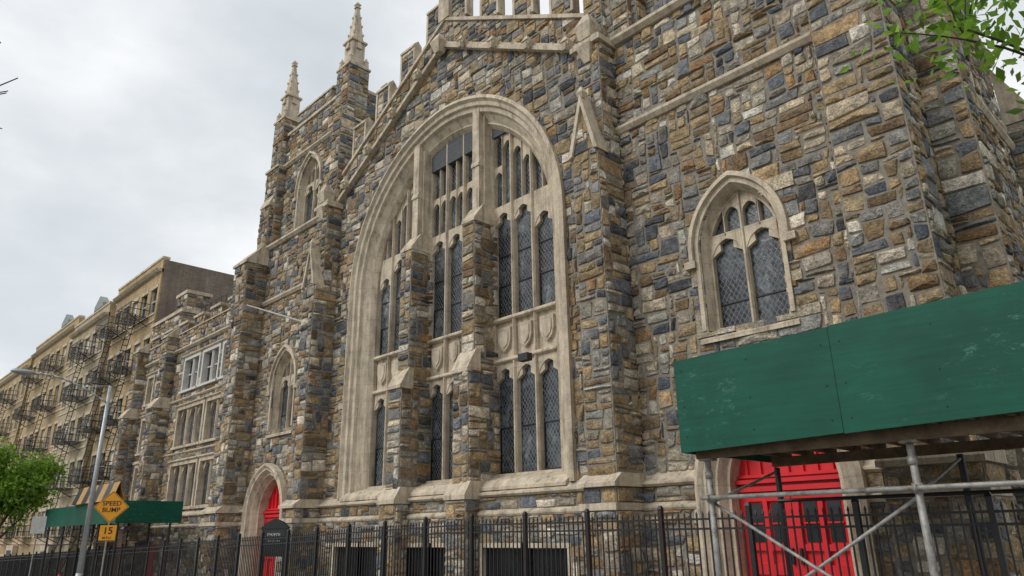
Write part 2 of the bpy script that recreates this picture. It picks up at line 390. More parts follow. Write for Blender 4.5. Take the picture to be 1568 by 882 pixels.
for s0,s1 in bays:
    n=3; w=(s1-s0)/n
    for i in range(n+1):
        x=C+s0+w*i
        if i in(0,n) and abs(abs(x-C)-4.58)<.01: continue
        mull(T,x,.11,3.15,max(10.3,gtop(x)),14.49,YB+.01)
    for i in range(n):
        xa=C+s0+w*i+.05; xb=xa+w-.10; xm=(xa+xb)/2
        head(T,xa,xb,5.75,6.42,YF,YB)
        T.box(xa,xb,14.64,14.74,6.55,7.7); shield(T,xm,7.14,.27,.38,14.64)
        tz=gtop(xa if abs(xa-C)>abs(xb-C) else xb)
        zs=min(10.85,tz-.9)
        head(T,xa,xb,zs,11.6,YF,YB,topf=lambda x,t=11.62:min(t,gtop(x)+.05))
        lo=11.62
        for k in range(2):
            pa=xa if k==0 else xm+.03; pb=xm-.03 if k==0 else xb
            out=pa if abs(pa-C)>abs(pb-C) else pb
            z=lo
            while z+1.2<gtop(out):
                hz=min(z+1.0,gtop(out)-.5)
                if z+2.6>gtop(out): hz=gtop(out)-.45
                top=hz+.45
                last=(z+2.6>gtop(out))
                head(T,pa,pb,hz,top,YF+.03,YB,k=1.5,cusps=False,topf=(lambda x:gtop(x)+.04) if last else None)
                z=top
                if last: break
                T.box(pa,pb,YF+.05,YB,z-.0,z+.05)
        if gtop(xm)>12.2: mull(T,xm,.06,zs+.6,gtop(xm),14.56,YB+.01)
    xa,xb=C+s0,C+s1
    for z,hh,yy in((6.42,.14,14.46),(7.7,.14,14.46)):
        T.prism_x([(14.74,z),(yy+.06,z),(yy,z+.04),(yy,z+hh*.6),(14.5,z+hh),(14.74,z+hh)],xa,xb)
    T.box(xa,xb,14.5,14.74,3.1,3.2)
    for i in range(n):
        xa2=C+s0+w*i+.1; xb2=xa2+w-.2; bb=ch.g("window_bars",BLACK)
        for zb in(4.5,8.9,9.9): bb.box(xa2,xb2,14.69,14.712,zb,zb+.03)
        if i!=1:
            for q in(xa2,xb2-.03): bb.box(q,q+.03,14.68,14.71,3.25,4.5); bb.box(q,q+.03,14.68,14.71,7.9,8.9)
            bb.box(xa2,xb2,14.68,14.71,3.22,3.26); bb.box(xa2,xb2,14.68,14.71,7.88,7.92)
for sg in(-1,1):
    xc=C+sg*1.65
    block(ch,xc-.34,xc+.34,13.45,14.7,2.9,6.2)
    block(ch,xc-.29,xc+.29,13.72,14.7,6.2,11.0)
    block(ch,xc-.42,xc+.42,13.30,13.8,GZ,2.5)
    T.prism_x([(14.2,2.5),(13.22,2.5),(13.22,2.62),(13.45,3.0),(14.2,3.0)],xc-.46,xc+.46)
    T.prism_x([(13.9,6.1),(13.38,6.1),(13.38,6.2),(13.72,6.8),(13.9,6.8)],xc-.37,xc+.37)
    T.prism_x([(14.65,11.0),(13.68,11.0),(13.68,11.08),(14.08,11.65),(14.65,11.65)],xc-.32,xc+.32)
    T.box(xc-.16,xc+.16,14.02,14.7,11.55,gtop(xc)+.55)
    T.box(xc-.25,xc+.25,14.2,14.7,11.55,gtop(xc)+.3)
    T.prism_x([(14.2,13.1),(13.98,13.1),(13.98,13.18),(14.1,13.5),(14.2,13.5)],xc-.19,xc+.19)
for sg in(-1,1):
    x0,x1=C,C+sg*7.55
    def rake(off,y0,y1,t):
        T.add([(x0,y0,gz(0)+off),(x1,y0,gz(7.55)+off),(x1,y0,gz(7.55)+off+t),(x0,y0,gz(0)+off+t),
               (x0,y1,gz(0)+off),(x1,y1,gz(7.55)+off),(x1,y1,gz(7.55)+off+t),(x0,y1,gz(0)+off+t)],
              [(0,1,2,3),(4,7,6,5),(0,4,5,1),(3,2,6,7),(1,5,6,2),(0,3,7,4)])
    rake(-.12,13.76,14.05,.16); rake(.04,13.84,14.03,.12); rake(1.13,13.88,14.4,.14)
    for s in(1.3,2.9,4.5,6.1):
        x=C+sg*s; z=gz(s)
        T.frustum(x,13.74,z-.1,z+.1,.1,.16); T.frustum(x,13.68,z+.1,z+.3,.14,.05); T.frustum(x,13.62,z-.2,z-.02,.07,.12)
    for s in(.72,2.4,4.05,5.7):
        x=C+sg*s; zb=gz(s)+.95; zt=gz(s)+2.5
        xa,xb=x-.4,x+.4
        block(ch,xa,xb,14.02,14.26,zb,zt)
        T.prism_x([(14.32,zt),(13.94,zt),(13.94,zt+.1),(14.14,zt+.3),(14.32,zt+.1)],xa-.06,xb+.06)
        T.box(xa-.08,xa+.02,13.97,14.3,zb+.25,zt-.002); T.box(xb-.02,xb+.08,13.97,14.3,zb+.25,zt-.002)
T.box(C-.3,C+.3,13.85,14.3,19.9,21.9); T.frustum(C,14.1,21.9,23.6,.34,.05)
T.frustum(C,13.7,18.3,18.75,.13,.26); T.frustum(C,13.7,18.75,19.1,.26,.08)
ch.g("nave_roof",SLATE).prism_y([(C-7.6,14.2),(C+7.6,14.2),(C,18.6)],14.5,44)
ch.g("nave_side",MORT).box(C-7.5,C+7.5,14.9,44,GZ,14.2)
def pinnacle(x,y,z,a,h):
    T.box(x-a*1.15,x+a*1.15,y-a*1.15,y+a*1.15,z,z+.16)
    T.box(x-a*.8,x+a*.8,y-a*.8,y+a*.8,z+.16,z+h*.36)
    for dx,dy in((0,-1),(1,0),(0,1),(-1,0)):
        T.frustum(x+dx*a*.72,y+dy*a*.72,z+h*.26,z+h*.46,a*.32,.02)
    T.box(x-a,x+a,y-a,y+a,z+h*.36,z+h*.385)
    T.frustum(x,y,z+h*.385,z+h*.91,a*.66,a*.17)
    for k in range(3):
        zz=z+h*(.48+.13*k); aa=a*(.56-.13*k)
        for dx in(-1,1):
            for dy in(-1,1): T.frustum(x+dx*aa,y+dy*aa,zz,zz+.1,.03,.055)
    T.box(x-a*.3,x+a*.3,y-a*.3,y+a*.3,z+h*.90,z+h*.915); T.frustum(x,y,z+h*.915,z+h*.95,a*.12,a*.32); T.frustum(x,y,z+h*.95,z+h,a*.32,a*.05)
def lancet(cx,a,z0,zs,h,Y,lights=2,depth=.34):
    loft(T,cx,z0,zs,[(a+.04,h+.05,Y+.02),(a+.04,h+.05,Y-.07),(a-.06,h-.06,Y-.07),(a-.18,h-.2,Y+depth*.75),(a-.22,h-.25,Y+depth*.75),(a-.22,h-.25,Y+depth+.1)],14)
    loft(T,cx,zs-.25,zs,[(a+.16,h+.2,Y+.02),(a+.16,h+.2,Y-.14),(a+.06,h+.08,Y-.16),(a+.04,h+.05,Y-.06)],14)
    for sgn in(-1,1): T.box(cx+sgn*(a+.02),cx+sgn*(a+.3),Y-.15,Y+.02,zs-.42,zs-.25)
    ia=a-.22; ih=h-.25; yf=Y+depth-.08; yb=Y+depth+.06
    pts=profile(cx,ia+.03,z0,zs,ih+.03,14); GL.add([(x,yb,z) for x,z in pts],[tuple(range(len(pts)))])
    tp=lambda x:archtop(x,cx,ia+.02,zs,ih+.02)
    w=2*ia/lights
    for i in range(1,lights): mull(T,cx-ia+w*i,.1,z0,tp(cx-ia+w*i),yf-.04,yb)
    for i in range(lights):
        xa=cx-ia+w*i+(.045 if i else 0); xb=cx-ia+w*(i+1)-(.045 if i<lights-1 else 0)
        head(T,xa,xb,zs-.25,zs+.36,yf,yb,k=1.2,topf=lambda x:min(zs+.36,tp(x)+.05))
        ch.g("window_bars",BLACK).box(xa+.02,xb-.02,yb-.03,yb-.01,z0+.62,z0+.65)
        xm=(xa+xb)/2; mull(T,xm,.06,zs+.28,tp(xm),yf,yb)
        for pa,pb in((xa,xm-.03),(xm+.03,xb)):
            o=pa if abs(pa-cx)>abs(pb-cx) else pb
            if tp(o)-zs>.7: head(T,pa,pb,tp(o)-.26,0,yf+.01,yb,k=1.3,cusps=False,topf=lambda x:tp(x)+.04)
    T.prism_x([(Y+depth+.1,z0-.05),(Y-.1,z0-.3),(Y-.1,z0-.2),(Y+depth+.1,z0+.06)],cx-a-.1,cx+a+.1)
for sd in(-1,1):
    X=lambda s:C+sd*s
    def span(a,b): return (min(X(a),X(b)),max(X(a),X(b)))
    a,b=span(6.7,7.55)
    block(ch,a-.08,b+.08,12.82,14,GZ,2.05); block(ch,a-.04,b+.04,12.88,14,2.2,2.55); block(ch,a,b,13.0,14,2.72,11.0)
    T.box(a-.1,b+.1,12.76,14,2.05,2.2); T.prism_x([(14,2.55),(12.74,2.55),(12.74,2.64),(13.0,2.84),(14,2.84)],a-.12,b+.12)
    m=(a+b)/2
    front(ch,a,b,13.0,11.0,12.6,lambda x,z:z<11.0+1.5*(1-abs(x-m)/.43))
    ch.g("mortar_core",MORT).prism_y([(a,11.0),(b,11.0),(m,12.45)],13.02,13.36)
    for q in(a,b):
        o=-.07 if q==a else .07
        T.prism_y([(q+o,10.9),(q-o*.9,10.95),(m,12.38),(m,12.72)],12.9,13.38)
    T.frustum(m,13.0,12.6,12.75,.06,.12); T.frustum(m,13.0,12.75,12.95,.12,.03)
    block(ch,a+.03,b-.03,13.35,14,11.0,14.4)
    T.box(a-.1,b+.1,13.22,14.1,14.4,14.56); T.box(a-.04,b+.04,13.28,14.1,14.56,14.66)
    T.frustum(m,13.45,14.66,15.1,.2,.3); T.frustum(m,13.45,15.1,15.5,.28,.1); T.frustum(m,13.4,13.9,14.4,.1,.26)
    block(ch,a+.1,b-.1,13.7,14.4,14.6,19.0)
    a,b=span(13.2,14.55)
    block(ch,a-.08,b+.08,12.82,14,GZ,2.05); block(ch,a-.04,b+.04,12.88,14,2.2,2.55); block(ch,a,b,13.0,14.0,2.72,13.7)
    T.box(a-.1,b+.1,12.76,14,2.05,2.2); T.prism_x([(14,2.55),(12.74,2.55),(12.74,2.64),(13.0,2.84),(14,2.84)],a-.12,b+.12)
    T.prism_x([(14.3,13.7),(12.9,13.7),(12.9,13.82),(13.6,14.6),(14.3,14.6)],a-.07,b+.07)
    a,b=span(7.55,13.2)
    front(ch,a,b,14.0,2.72,14.6,in_tb(sd)); front(ch,a,b,13.78,GZ,2.05,in_base(sd)); front(ch,a,b,13.84,2.2,2.55,in_base(sd))
    dx=X(DCX)
    for p,q in((a,dx-1.62),(dx+1.62,b)):
        course(T,p,q,13.78,2.12,.07,.17); course(T,p,q,13.84,2.63,.14,.17); T.prism_x([(14.0,2.6),(13.82,2.68),(14.0,2.86)],p,q)
    course(T,a,b,14.0,11.85,.16,.34); course(T,a,b,14.0,14.65,.22,.36)
    lancet(X(WCX),1.04,5.82,7.75,1.45,14.0)
    loft(T,dx,GZ,2.45,[(1.72,1.98,13.9),(1.72,1.98,13.62),(1.62,1.88,13.58),(1.52,1.78,13.66),(1.46,1.72,13.66),(1.36,1.6,13.85),(1.3,1.54,13.83),(1.2,1.42,14.05),(1.14,1.36,14.05),(1.14,1.36,14.5)],14)
    D=ch.g("red_doors",RED)
    pts=profile(dx,1.18,-.4,2.45,1.4,14); D.add([(x,14.42,z) for x,z in pts],[tuple(range(len(pts)))])
    for k in range(2):
        xa=dx-1.13+1.14*k; xb=xa+1.12
        for q0,q1 in((xa,xa+.13),(xb-.13,xb),((xa+xb)/2-.05,(xa+xb)/2+.05)): D.box(q0,q1,14.34,14.42,-.4,2.3)
        for z0,z1 in((-.4,-.15),(.75,.95),(2.15,2.3),(1.2,1.32)):D.box(xa+.13,xb-.13,14.345,14.42,z0,z1)
        for q0,q1 in((xa+.19,(xa+xb)/2-.1),((xa+xb)/2+.1,xb-.19)):
            ch.g("door_lights",DARK).box(q0,q1,14.40,14.415,1.36,2.1)
            D.box(q0-.02,q1+.02,14.37,14.416,1.70,1.73)
            D.prism_y([(q0,.05),(q1,.05),(q1,.65),(q0,.65)],14.39,14.42)
        ch.g("door_pulls",BLACK).box(dx-.12+.18*k,dx-.07+.18*k,14.28,14.34,.95,1.25)
    D.box(dx-1.13,dx+1.13,14.28,14.42,2.34,2.44); D.box(dx-1.13,dx+1.13,14.24,14.42,2.5,2.58); D.box(dx-1.1,dx+1.1,14.32,14.42,2.62,2.68)
    for k in range(-3,4): D.box(dx+k*.3-.03,dx+k*.3+.03,14.36,14.42,2.68,2.45+archtop(dx+k*.3,dx,1.1,0,1.3)-.05)
    xo=X(14.55)
    side(ch,xo,14.0,23.0,GZ,14.6,sd)
    course_y(T,xo,15.3,23,2.63,.16,.2,sd); course_y(T,xo,15.3,23,11.85,.16,.34,sd); course_y(T,xo,14,23,14.65,.22,.36,sd)
    ch.g("mortar_core",MORT).box(min(xo-sd*.02,X(7.6)),max(xo-sd*.02,X(7.6)),14.9,22.98,GZ,14.5)
    a,b=span(14.55,15.3)
    block(ch,a,b,14.3,15.3,GZ,12.6)
    T.prism_y([(xo,12.6),(X(15.36),12.6),(X(15.36),12.7),(xo,13.7)],14.24,15.36)
    block(ch,a,b,23.2,24.4,GZ,12.6); T.prism_y([(xo,12.6),(X(15.36),12.6),(X(15.36),12.75),(xo,14.6)],23.14,24.46)
    a2,b2=span(13.0,14.5); block(ch,a2,b2,23.0,44,GZ,11.0,"RL")
    course_y(T,X(14.5),24.4,44,11.0,.2,.4,sd)
    a,b=span(7.35,14.3)
    wc=X(10.72)
    front(ch,a,b,14.5,14.6,21.0,lambda x,z:not inarch(x,z,wc,.98,15.0,17.2,1.5))
    side(ch,X(14.3),14.5,22.5,14.6,21.0,sd); side(ch,X(7.35),14.5,22.5,14.6,21.0,-sd)
    ch.g("mortar_core",MORT).box(a+.05,b-.05,15.2,22.5,14.5,20.9)
    lancet(wc,1.06,15.05,17.2,1.6,14.5)
    course(T,a,b,14.5,19.2,.2,.3); course_y(T,X(7.35),14.3,22.5,19.2,.2,.3,-sd); course_y(T,X(14.3),14.3,22.5,19.2,.2,.3,sd)
    T.box(a+.6,b-.6,14.4,14.9,20.95,21.1); block(ch,X(10.72)-1.6,X(10.72)+1.6,14.45,14.85,21.1,21.7); T.prism_x([(14.9,21.7),(14.38,21.7),(14.38,21.8),(14.64,21.95),(14.9,21.8)],X(10.72)-1.7,X(10.72)+1.7)
    for xs,dd in((X(7.35),-sd),(X(14.3),sd)):
        x0,x1=min(xs,xs-dd*.4),max(xs,xs-dd*.4)
        for y,hw in((17.0,.7),(19.4,.7)):
            block(ch,x0,x1,y-hw,y+hw,21.1,21.8); T.box(x0-.06,x1+.06,y-hw-.05,y+hw+.05,21.8,21.95)
        T.box(min(xs+dd*.05,xs-dd*.4),max(xs+dd*.05,xs-dd*.4),15.2,22.5,20.95,21.1)
    for s,y in((7.75,14.7),(13.95,14.7),(7.75,22.2),(13.95,22.2)):
        x=X(s); block(ch,x-.62,x+.62,y-.62,y+.62,14.6,19.1); T.box(x-.7,x+.7,y-.7,y+.7,19.1,19.22)
        block(ch,x-.52,x+.52,y-.52,y+.52,19.22,22.0)
        T.prism_x([(y-.62,17.0),(y-.86,17.0),(y-.86,17.08),(y-.6,17.7)],x-.5,x+.5)
        block(ch,x-.46,x+.46,y-.82,y-.6,14.6,17.0)
        T.box(x-.58,x+.58,y-.58,y+.58,22.0,22.1)
        for dx2 in(-.4,.4):
            for dy2 in(-.4,.4): T.frustum(x+dx2,y+dy2,22.1,22.5,.11,.08); T.frustum(x+dx2,y+dy2,22.5,22.75,.1,.01)
        pinnacle(x,y,22.1,.42,3.9)
# --- left parish wing
W0,W1=-46.8,-32.2
rects=[]
def rectwin(x0,x1,z0,z1,n,Y=14.0,arch=True,mat=None,fr=None):
    rects.append((x0-.14,x1+.14,z0-.1,z1+.12))
    F=ch.g("limestone_trim",LIME) if fr is None else fr
    F.box(x0-.16,x0,Y-.07,Y+.3,z0-.14,z1+.16); F.box(x1,x1+.16,Y-.07,Y+.3,z0-.14,z1+.16)
    F.box(x0,x1,Y-.07,Y+.3,z1,z1+.16); F.prism_x([(Y+.3,z0),(Y-.16,z0-.08),(Y-.16,z0-.2),(Y+.3,z0-.2)],x0-.2,x1+.2)
    course(T,x0-.3,x1+.3,Y,z1+.26,.16,.2)
    (GL if mat is None else mat).add([(x0,Y+.24,z0),(x1,Y+.24,z0),(x1,Y+.24,z1),(x0,Y+.24,z1)],[(0,1,2,3)])
    w=(x1-x0)/n
    for i in range(n):
        if i: mull(F,x0+w*i,.16,z0,z1,Y+.0,Y+.25)
        if arch: head(F,x0+w*i+.08,x0+w*(i+1)-.08,z1-.62,z1,Y+.1,Y+.24,cusps=False)
        else: F.box(x0+w*i+.08,x0+w*(i+1)-.08,Y+.14,Y+.22,(z0+z1)/2,(z0+z1)/2+.06)
for xa,xb in((-39.9,-36.6),(-36.1,-32.9)):
    rectwin(xa,xb,3.1,5.1,3); rectwin(xa,xb,6.15,8.0,3)
for xa in(-39.8,-37.3,-34.8):
    rectwin(xa,xa+1.9,9.1,10.7,2,arch=False,mat=ch.g("sash_glass",DARK),fr=ch.g("white_sash_frames",WHITE))
for xa in(-45.6,-44.0):
    for z0,z1 in((3.6,5.4),(6.3,8.1),(9.1,10.6)): rectwin(xa+.1,xa+1.0,z0,z1,1)
dl=-45.0
def in_wing(x,z):
    for r in rects:
        if r[0]<x<r[1] and r[2]<z<r[3]: return False
    if z>12.0:
        k=(x-W0)%2.2
        if k<.9 and z>12.45: return False
    return not inarch(x,z,dl,1.0,-5,1.7,1.2)
front(ch,W0,W1,14.0,2.72,13.0,in_wing); front(ch,W0,W1,13.8,GZ,2.1,lambda x,z:not inarch(x,z,dl,1.0,-5,1.7,1.2)); front(ch,W0,W1,13.84,2.2,2.55)
course(T,W0,W1,13.8,2.14,.08,.17); course(T,W0,W1,13.84,2.63,.14,.17); T.prism_x([(14.0,2.6),(13.82,2.68),(14.0,2.86)],W0,W1)
course(T,W0,W1,14,5.75,.1,.16); course(T,W0,W1,14,8.6,.12,.2); course(T,W0,W1,14,11.5,.2,.3)
T.box(W0,W1,13.9,14.5,12.44,12.5)
k=W0
while k<W1-.9:
    T.box(k+.88,min(k+2.22,W1),13.88,14.45,12.98,13.12); k+=2.2
ch.g("mortar_core",MORT).box(W0,W1,14.35,28,GZ,12.4)
side(ch,W0,14,28,GZ,12.6,-1)
loft(T,dl,GZ,1.7,[(1.2,1.45,13.8),(1.2,1.45,13.6),(1.0,1.2,13.62),(.85,1.05,14.1)],10)
pts=profile(dl,.9,GZ,1.7,1.1,10); ch.g("red_doors",RED).add([(x,14.08,z) for x,z in pts],[tuple(range(len(pts)))])
ch.g("red_doors",RED).box(-40.8,-40.0,13.7,13.78,-1,1.3)
for xa,xb in((-42.3,-41.4),(-47.0,-46.2)):
    block(ch,xa-.08,xb+.08,12.85,14,GZ,2.4); T.prism_x([(14,2.4),(12.77,2.4),(12.77,2.5),(13.1,2.8),(14,2.8)],xa-.1,xb+.1)
    block(ch,xa,xb,13.1,14,2.8,8.3); T.prism_x([(14,8.3),(13.03,8.3),(13.03,8.4),(13.4,8.9),(14,8.9)],xa-.05,xb+.05)
    block(ch,xa,xb,13.4,14,8.9,12.3); T.prism_x([(14,12.3),(13.32,12.3),(13.32,12.4),(14,13.0)],xa-.05,xb+.05)
block(ch,-46.6,-41.8,14.1,17,12.5,14.0); T.box(-46.7,-41.7,14.0,17.1,14.0,14.2)
block(ch,-43.4,-41.9,14.3,15.6,14.2,15.2); T.box(-43.5,-41.8,14.2,15.7,15.2,15.4)
rl=ch.g("roof_railing",BLACK)
for i in range(14):
    x=-41.5+i*.7; rl.box(x-.015,x+.015,15,15.03,12.4,14.3)
for z in(13.5,14.3): rl.box(-41.5,-32.4,15,15.03,z,z+.03)
ch.g("flagpole",WHITE).tube((-26.3,13.9,9.9),(-28.6,12.2,10.9),.045,.025)
ch.g("floodlight",BLACK).box(-13.55,-13.2,13.4,13.6,6.0,6.2)
ch.done()
# ============================================================ apartments
VERD=m_simple("verdigris_grey",(.24,.27,.25),.7)
def apt(name,x0,x1,y,ztop,fl,brick,party=None,esc=(),nw=4,depth=22,ped=False,zb=-2.4):
    g=Grp(name); w=g.g("walls",brick); t=g.g("lintels_sills",LIME); gl=g.g("window_glass",DARK); f=g.g("window_frames",WHITE)
    w.box(x0,x1,y+.35,y+depth,zb,ztop-.3)
    if party: g.g("party_wall",party).box(x1+.004,x1+.06,y+.1,y+depth,zb,ztop-.1)
    sp=(ztop-1.2-1.0)/fl; ww=1.15; st=(x1-x0)/nw
    zz=zb
    for k in range(-1,fl):
        z0=1.0+sp*k+.9; z1=z0+1.75
        w.box(x0,x1,y,y+.35,zz,z0); zz=z1
        px=x0
        for i in range(nw):
            c=x0+st*(i+.5)
            w.box(px,c-ww/2,y,y+.35,z0,z1); px=c+ww/2
            gl.box(c-ww/2,c+ww/2,y+.2,y+.22,z0,z1)
            f.box(c-ww/2,c-ww/2+.07,y+.1,y+.2,z0,z1); f.box(c+ww/2-.07,c+ww/2,y+.1,y+.2,z0,z1); f.box(c-ww/2+.07,c+ww/2-.07,y+.1,y+.2,(z0+z1)/2,(z0+z1)/2+.06)
            if (i+k)%3==0: f.box(c-ww/2+.07,c+ww/2-.07,y+.15,y+.19,(z0+z1)/2+.06,z1)
            t.box(c-ww/2-.1,c+ww/2+.1,y-.06,y+.1,z0-.14,z0-.003); t.box(c-ww/2-.12,c+ww/2+.12,y-.04,y+.1,z1+.003,z1+.24)
        w.box(px,x1,y,y+.35,z0,z1)
        if k>=0: t.box(x0,x1,y-.05,y+.02,z0-.62,z0-.5)
    w.box(x0,x1,y,y+.35,zz,ztop)
    t.prism_x([(y+.1,ztop-1.0),(y-.2,ztop-.9),(y-.35,ztop-.75),(y+.1,ztop-.7)],x0,x1); t.box(x0,x1,y-.06,y+.42,ztop,ztop+.15)
    # entrance
    m=(x0+x1)/2; t.box(m-1.2,m+1.2,y-.4,y-.003,zb,1.2); g.g("entrance_door",BLACK).box(m-.8,m+.8,y-.43,y-.403,zb,.8)
    if ped:
        m=x0+(x1-x0)*.7
        g.g("parapet_gablet",VERD).prism_y([(m-1.1,ztop+.16),(m+1.1,ztop+.16),(m+1.1,ztop+.5),(m,ztop+1.2),(m-1.1,ztop+.5)],y-.1,y+.4)
    e=g.g("fire_escape",BLACK)
    for c in esc:
        for k in range(fl):
            z=1.0+sp*k+.75; a,b=c-1.5,c+1.5
            for j in range(8): e.box(a,b,y-1.15+j*.15,y-1.08+j*.15,z,z+.04)
            for zz2 in(.45,.9): e.box(a,b,y-1.2,y-1.16,z+zz2,z+zz2+.04); e.box(a,a+.03,y-1.2,y,z+zz2,z+zz2+.04); e.box(b-.03,b,y-1.2,y,z+zz2,z+zz2+.04)
            for j in range(16): e.box(a+j*.2-.01,a+j*.2+.01,y-1.19,y-1.17,z,z+.9)
            for j in range(6): e.box(a,a+.02,y-1.2+j*.2,y-1.18+j*.2,z,z+.9); e.box(b-.03,b,y-1.2+j*.2,y-1.18+j*.2,z,z+.9)
            e.tube((a+.1,y,z-.6),(a+.1,y-1.1,z),.025); e.tube((b-.1,y,z-.6),(b-.1,y-1.1,z),.025)
            if k<fl-1:
                for q in(-.3,.0): e.tube((c-1.0,y-.6+q,z),(c+.9,y-.6+q,z+sp),.03,n=4)
                for j in range(10):
                    u=j/10; e.box(c-1+1.9*u-.08,c-1+1.9*u+.08,y-.9,y-.6,z+sp*u,z+sp*u+.02)
    g.done()
apt("brick_apartment_building",-57.5,-48.2,14.6,19.3,5,BRK1,BRK3,esc=(-51.0,-55.6),nw=5,ped=False)
apt("brick_apartment_building",-67.0,-57.56,14.2,18.3,5,BRK2,BRK2,esc=(-60.5,),nw=5,ped=True)
apt("brick_apartment_building",-82,-67.1,14.4,19.4,5,BRK1,BRK2,esc=(-71,-78),nw=7,ped=True)
apt("brick_apartment_building",-100,-82.1,14.2,18.5,5,BRK1,None,esc=(-87,-95),nw=8)
apt("brick_apartment_building",-125,-100.1,14.4,18.0,5,BRK2,None,esc=(-106,-115),nw=10)
# ============================================================ ground
def gh(x):
    if x>-14: return 0.0
    if x>-75: return (x+14)*.028
    return -61*.028
XS=[400,60,-14,-22,-30,-38,-46,-54,-62,-70,-75,-140,-500]
def strip(name,mat,y0,y1,off,thick=None):
    b=B()
    for i in range(len(XS)-1):
        a,c=XS[i],XS[i+1]; za,zc=gh(a)+off,gh(c)+off
        b.add([(a,y0,za),(c,y0,zc),(c,y1,zc),(a,y1,za)],[(0,1,2,3)])
        if thick:
            b.add([(a,y0,za),(c,y0,zc),(c,y0,zc-thick),(a,y0,za-thick)],[(0,1,2,3)])
            b.add([(a,y1,za),(c,y1,zc),(c,y1,zc-thick),(a,y1,za-thick)],[(0,1,2,3)])
    me=bpy.data.meshes.new(name); me.from_pydata(b.v,[],b.f); me.materials.append(mat)
    o=bpy.data.objects.new(name,me); bpy.context.scene.collection.objects.link(o)
strip("ground",SOIL,-400,500,-.16)
strip("road",ASPH,-2.6,7.8,-.15)
strip("sidewalk",CONC,8.0,13.9,.0,.16); strip("kerb",CONC,7.8,7.997,.004,.16)
strip("sidewalk",CONC,-7,-2.6,.0,.16)
strip("road_marking",WHITE,2.5,2.62,-.146)
# ============================================================ fence
fe=Grp("iron_fence"); F=fe.g("fence_bars",BLACK)
x=-1.0; i=0; FY=11.5
while x>-72:
    z=gh(x)
    F.box(x-.011,x+.011,FY-.011,FY+.011,z+.12,z+1.86); F.frustum(x,FY,z+1.86,z+1.93,.018,.003)
    if i%14==0:
        F.box(x-.04,x+.04,FY-.04,FY+.04,z,z+1.99); F.frustum(x,FY,z+1.99,z+2.05,.05,.02)
    x2=x-.125; z2=gh(x2)
    for zr in(.2,1.62,1.78):
        F.add([(x,FY-.018,z+zr),(x2,FY-.018,z2+zr),(x2,FY-.018,z2+zr+.035),(x,FY-.018,z+zr+.035),(x,FY+.018,z+zr),(x2,FY+.018,z2+zr),(x2,FY+.018,z2+zr+.035),(x,FY+.018,z+zr+.035)],
              [(0,1,2,3),(4,7,6,5),(3,2,6,7),(0,4,5,1)])
    x=x2; i+=1
fe.done()
# ============================================================ sidewalk shed (right)
sh=Grp("sidewalk_shed"); G=sh.g("plywood_fascia",GREEN)
SX=-6.15
def zbt(x): return 2.72+(x+6.15)*.022
for a,b,o in((SX,-3.72,0),(-3.71,-1.27,.012),(-1.26,1.18,0),(1.19,3.6,.01)):
    G.prism_y([(a,zbt(a)-o),(b,zbt(b)-o),(b,4.12+(b+6.15)*.022+o),(a,4.12+(a+6.15)*.022+o)],9.5-o*.5,9.53)
    for xx in(a+.12,(a+b)/2,b-.12):
        for zz in(2.95,3.4,3.95): sh.g("nail_heads",BLACK).box(xx-.008,xx+.008,9.486,9.492,zz-.008,zz+.008)
G.box(SX,SX+.03,9.531,12.6,2.72,4.1)
Wd=sh.g("deck_timber",WOOD)
for j in range(14): Wd.box(SX+.05,3.6,9.62+j*.215,9.62+j*.215+.205,2.98+(.004 if j%2 else 0),3.03)
for i in range(24):
    xx=SX+.2+i*.4; Wd.box(xx,xx+.06,9.62,12.6,2.8,2.975)
for y in(9.8,12.2): sh.g("timber_beams",WOOD).box(SX+.06,3.6,y,y+.1,2.64,2.795)
P=sh.g("scaffold_pipes",GALV)
xsP=[-5.93,-3.08,-.2,2.7]
for x in xsP:
    P.tube((x,9.85,0),(x,9.85,2.64),.045,n=12); P.tube((x,9.85,2.01),(x,9.85,2.13),.065,n=12); P.tube((x,9.85,0),(x,9.85,.12),.06,n=12)
    P.tube((x,9.85,2.35),(x,9.85,2.45),.06,n=12); P.box(x-.02,x+.02,9.73,9.81,2.03,2.11); P.box(x-.1,x+.1,9.76,9.95,2.61,2.638)
    sh.g("steel_posts",BLACK).tube((x-.1,12.25,0),(x-.1,12.25,2.62),.05,n=12)
    P.box(x-.12,x+.12,9.73,9.97,0.002,.02)
P.tube((SX+.1,9.77,2.07),(3.4,9.77,2.07),.032,n=10); sh.g("steel_posts",BLACK).tube((SX+.1,12.2,2.07),(3.4,12.2,2.07),.03)
for a,b in((0,1),(2,3)):
    P.tube((xsP[a],9.91,2.0),(xsP[b],9.91,.25),.024); P.tube((xsP[b],9.96,2.0),(xsP[a],9.96,.25),.024)
P.tube((xsP[1],9.91,.6),(xsP[2],9.91,2.0),.024)
P.tube((xsP[0],9.85,2.0),(xsP[0]-.1,12.2,2.55),.024); P.tube((xsP[1],9.85,2.0),(xsP[1]-.1,12.2,2.55),.024)
sh.done(smooth=("scaffold_pipes",))
s2=Grp("sidewalk_shed")
s2.g("fascia",GREEN).box(-48,-35.6,10.4,10.44,2.25,3.2); s2.g("fascia",GREEN).box(-35.6,-35.57,10.4,13.2,2.25,3.2)
s2.g("deck",WOOD).box(-47.9,-35.65,10.5,13.2,2.5,2.6)
for i,x in enumerate((-47.5,-44.5,-41.5,-38.5,-35.8)):
    s2.g("posts",BLACK).tube((x,10.6,gh(x)),(x,10.6,2.5),.05); s2.g("posts",BLACK).tube((x,12.8,gh(x)),(x,12.8,2.5),.05)
    if i<4: s2.g("posts",BLACK).tube((x,10.6,gh(x)+.3),(x+3,10.6,2.1),.025)
s2.g("posts",BLACK).tube((-47.5,10.6,1.3),(-35.8,10.6,1.5),.03)
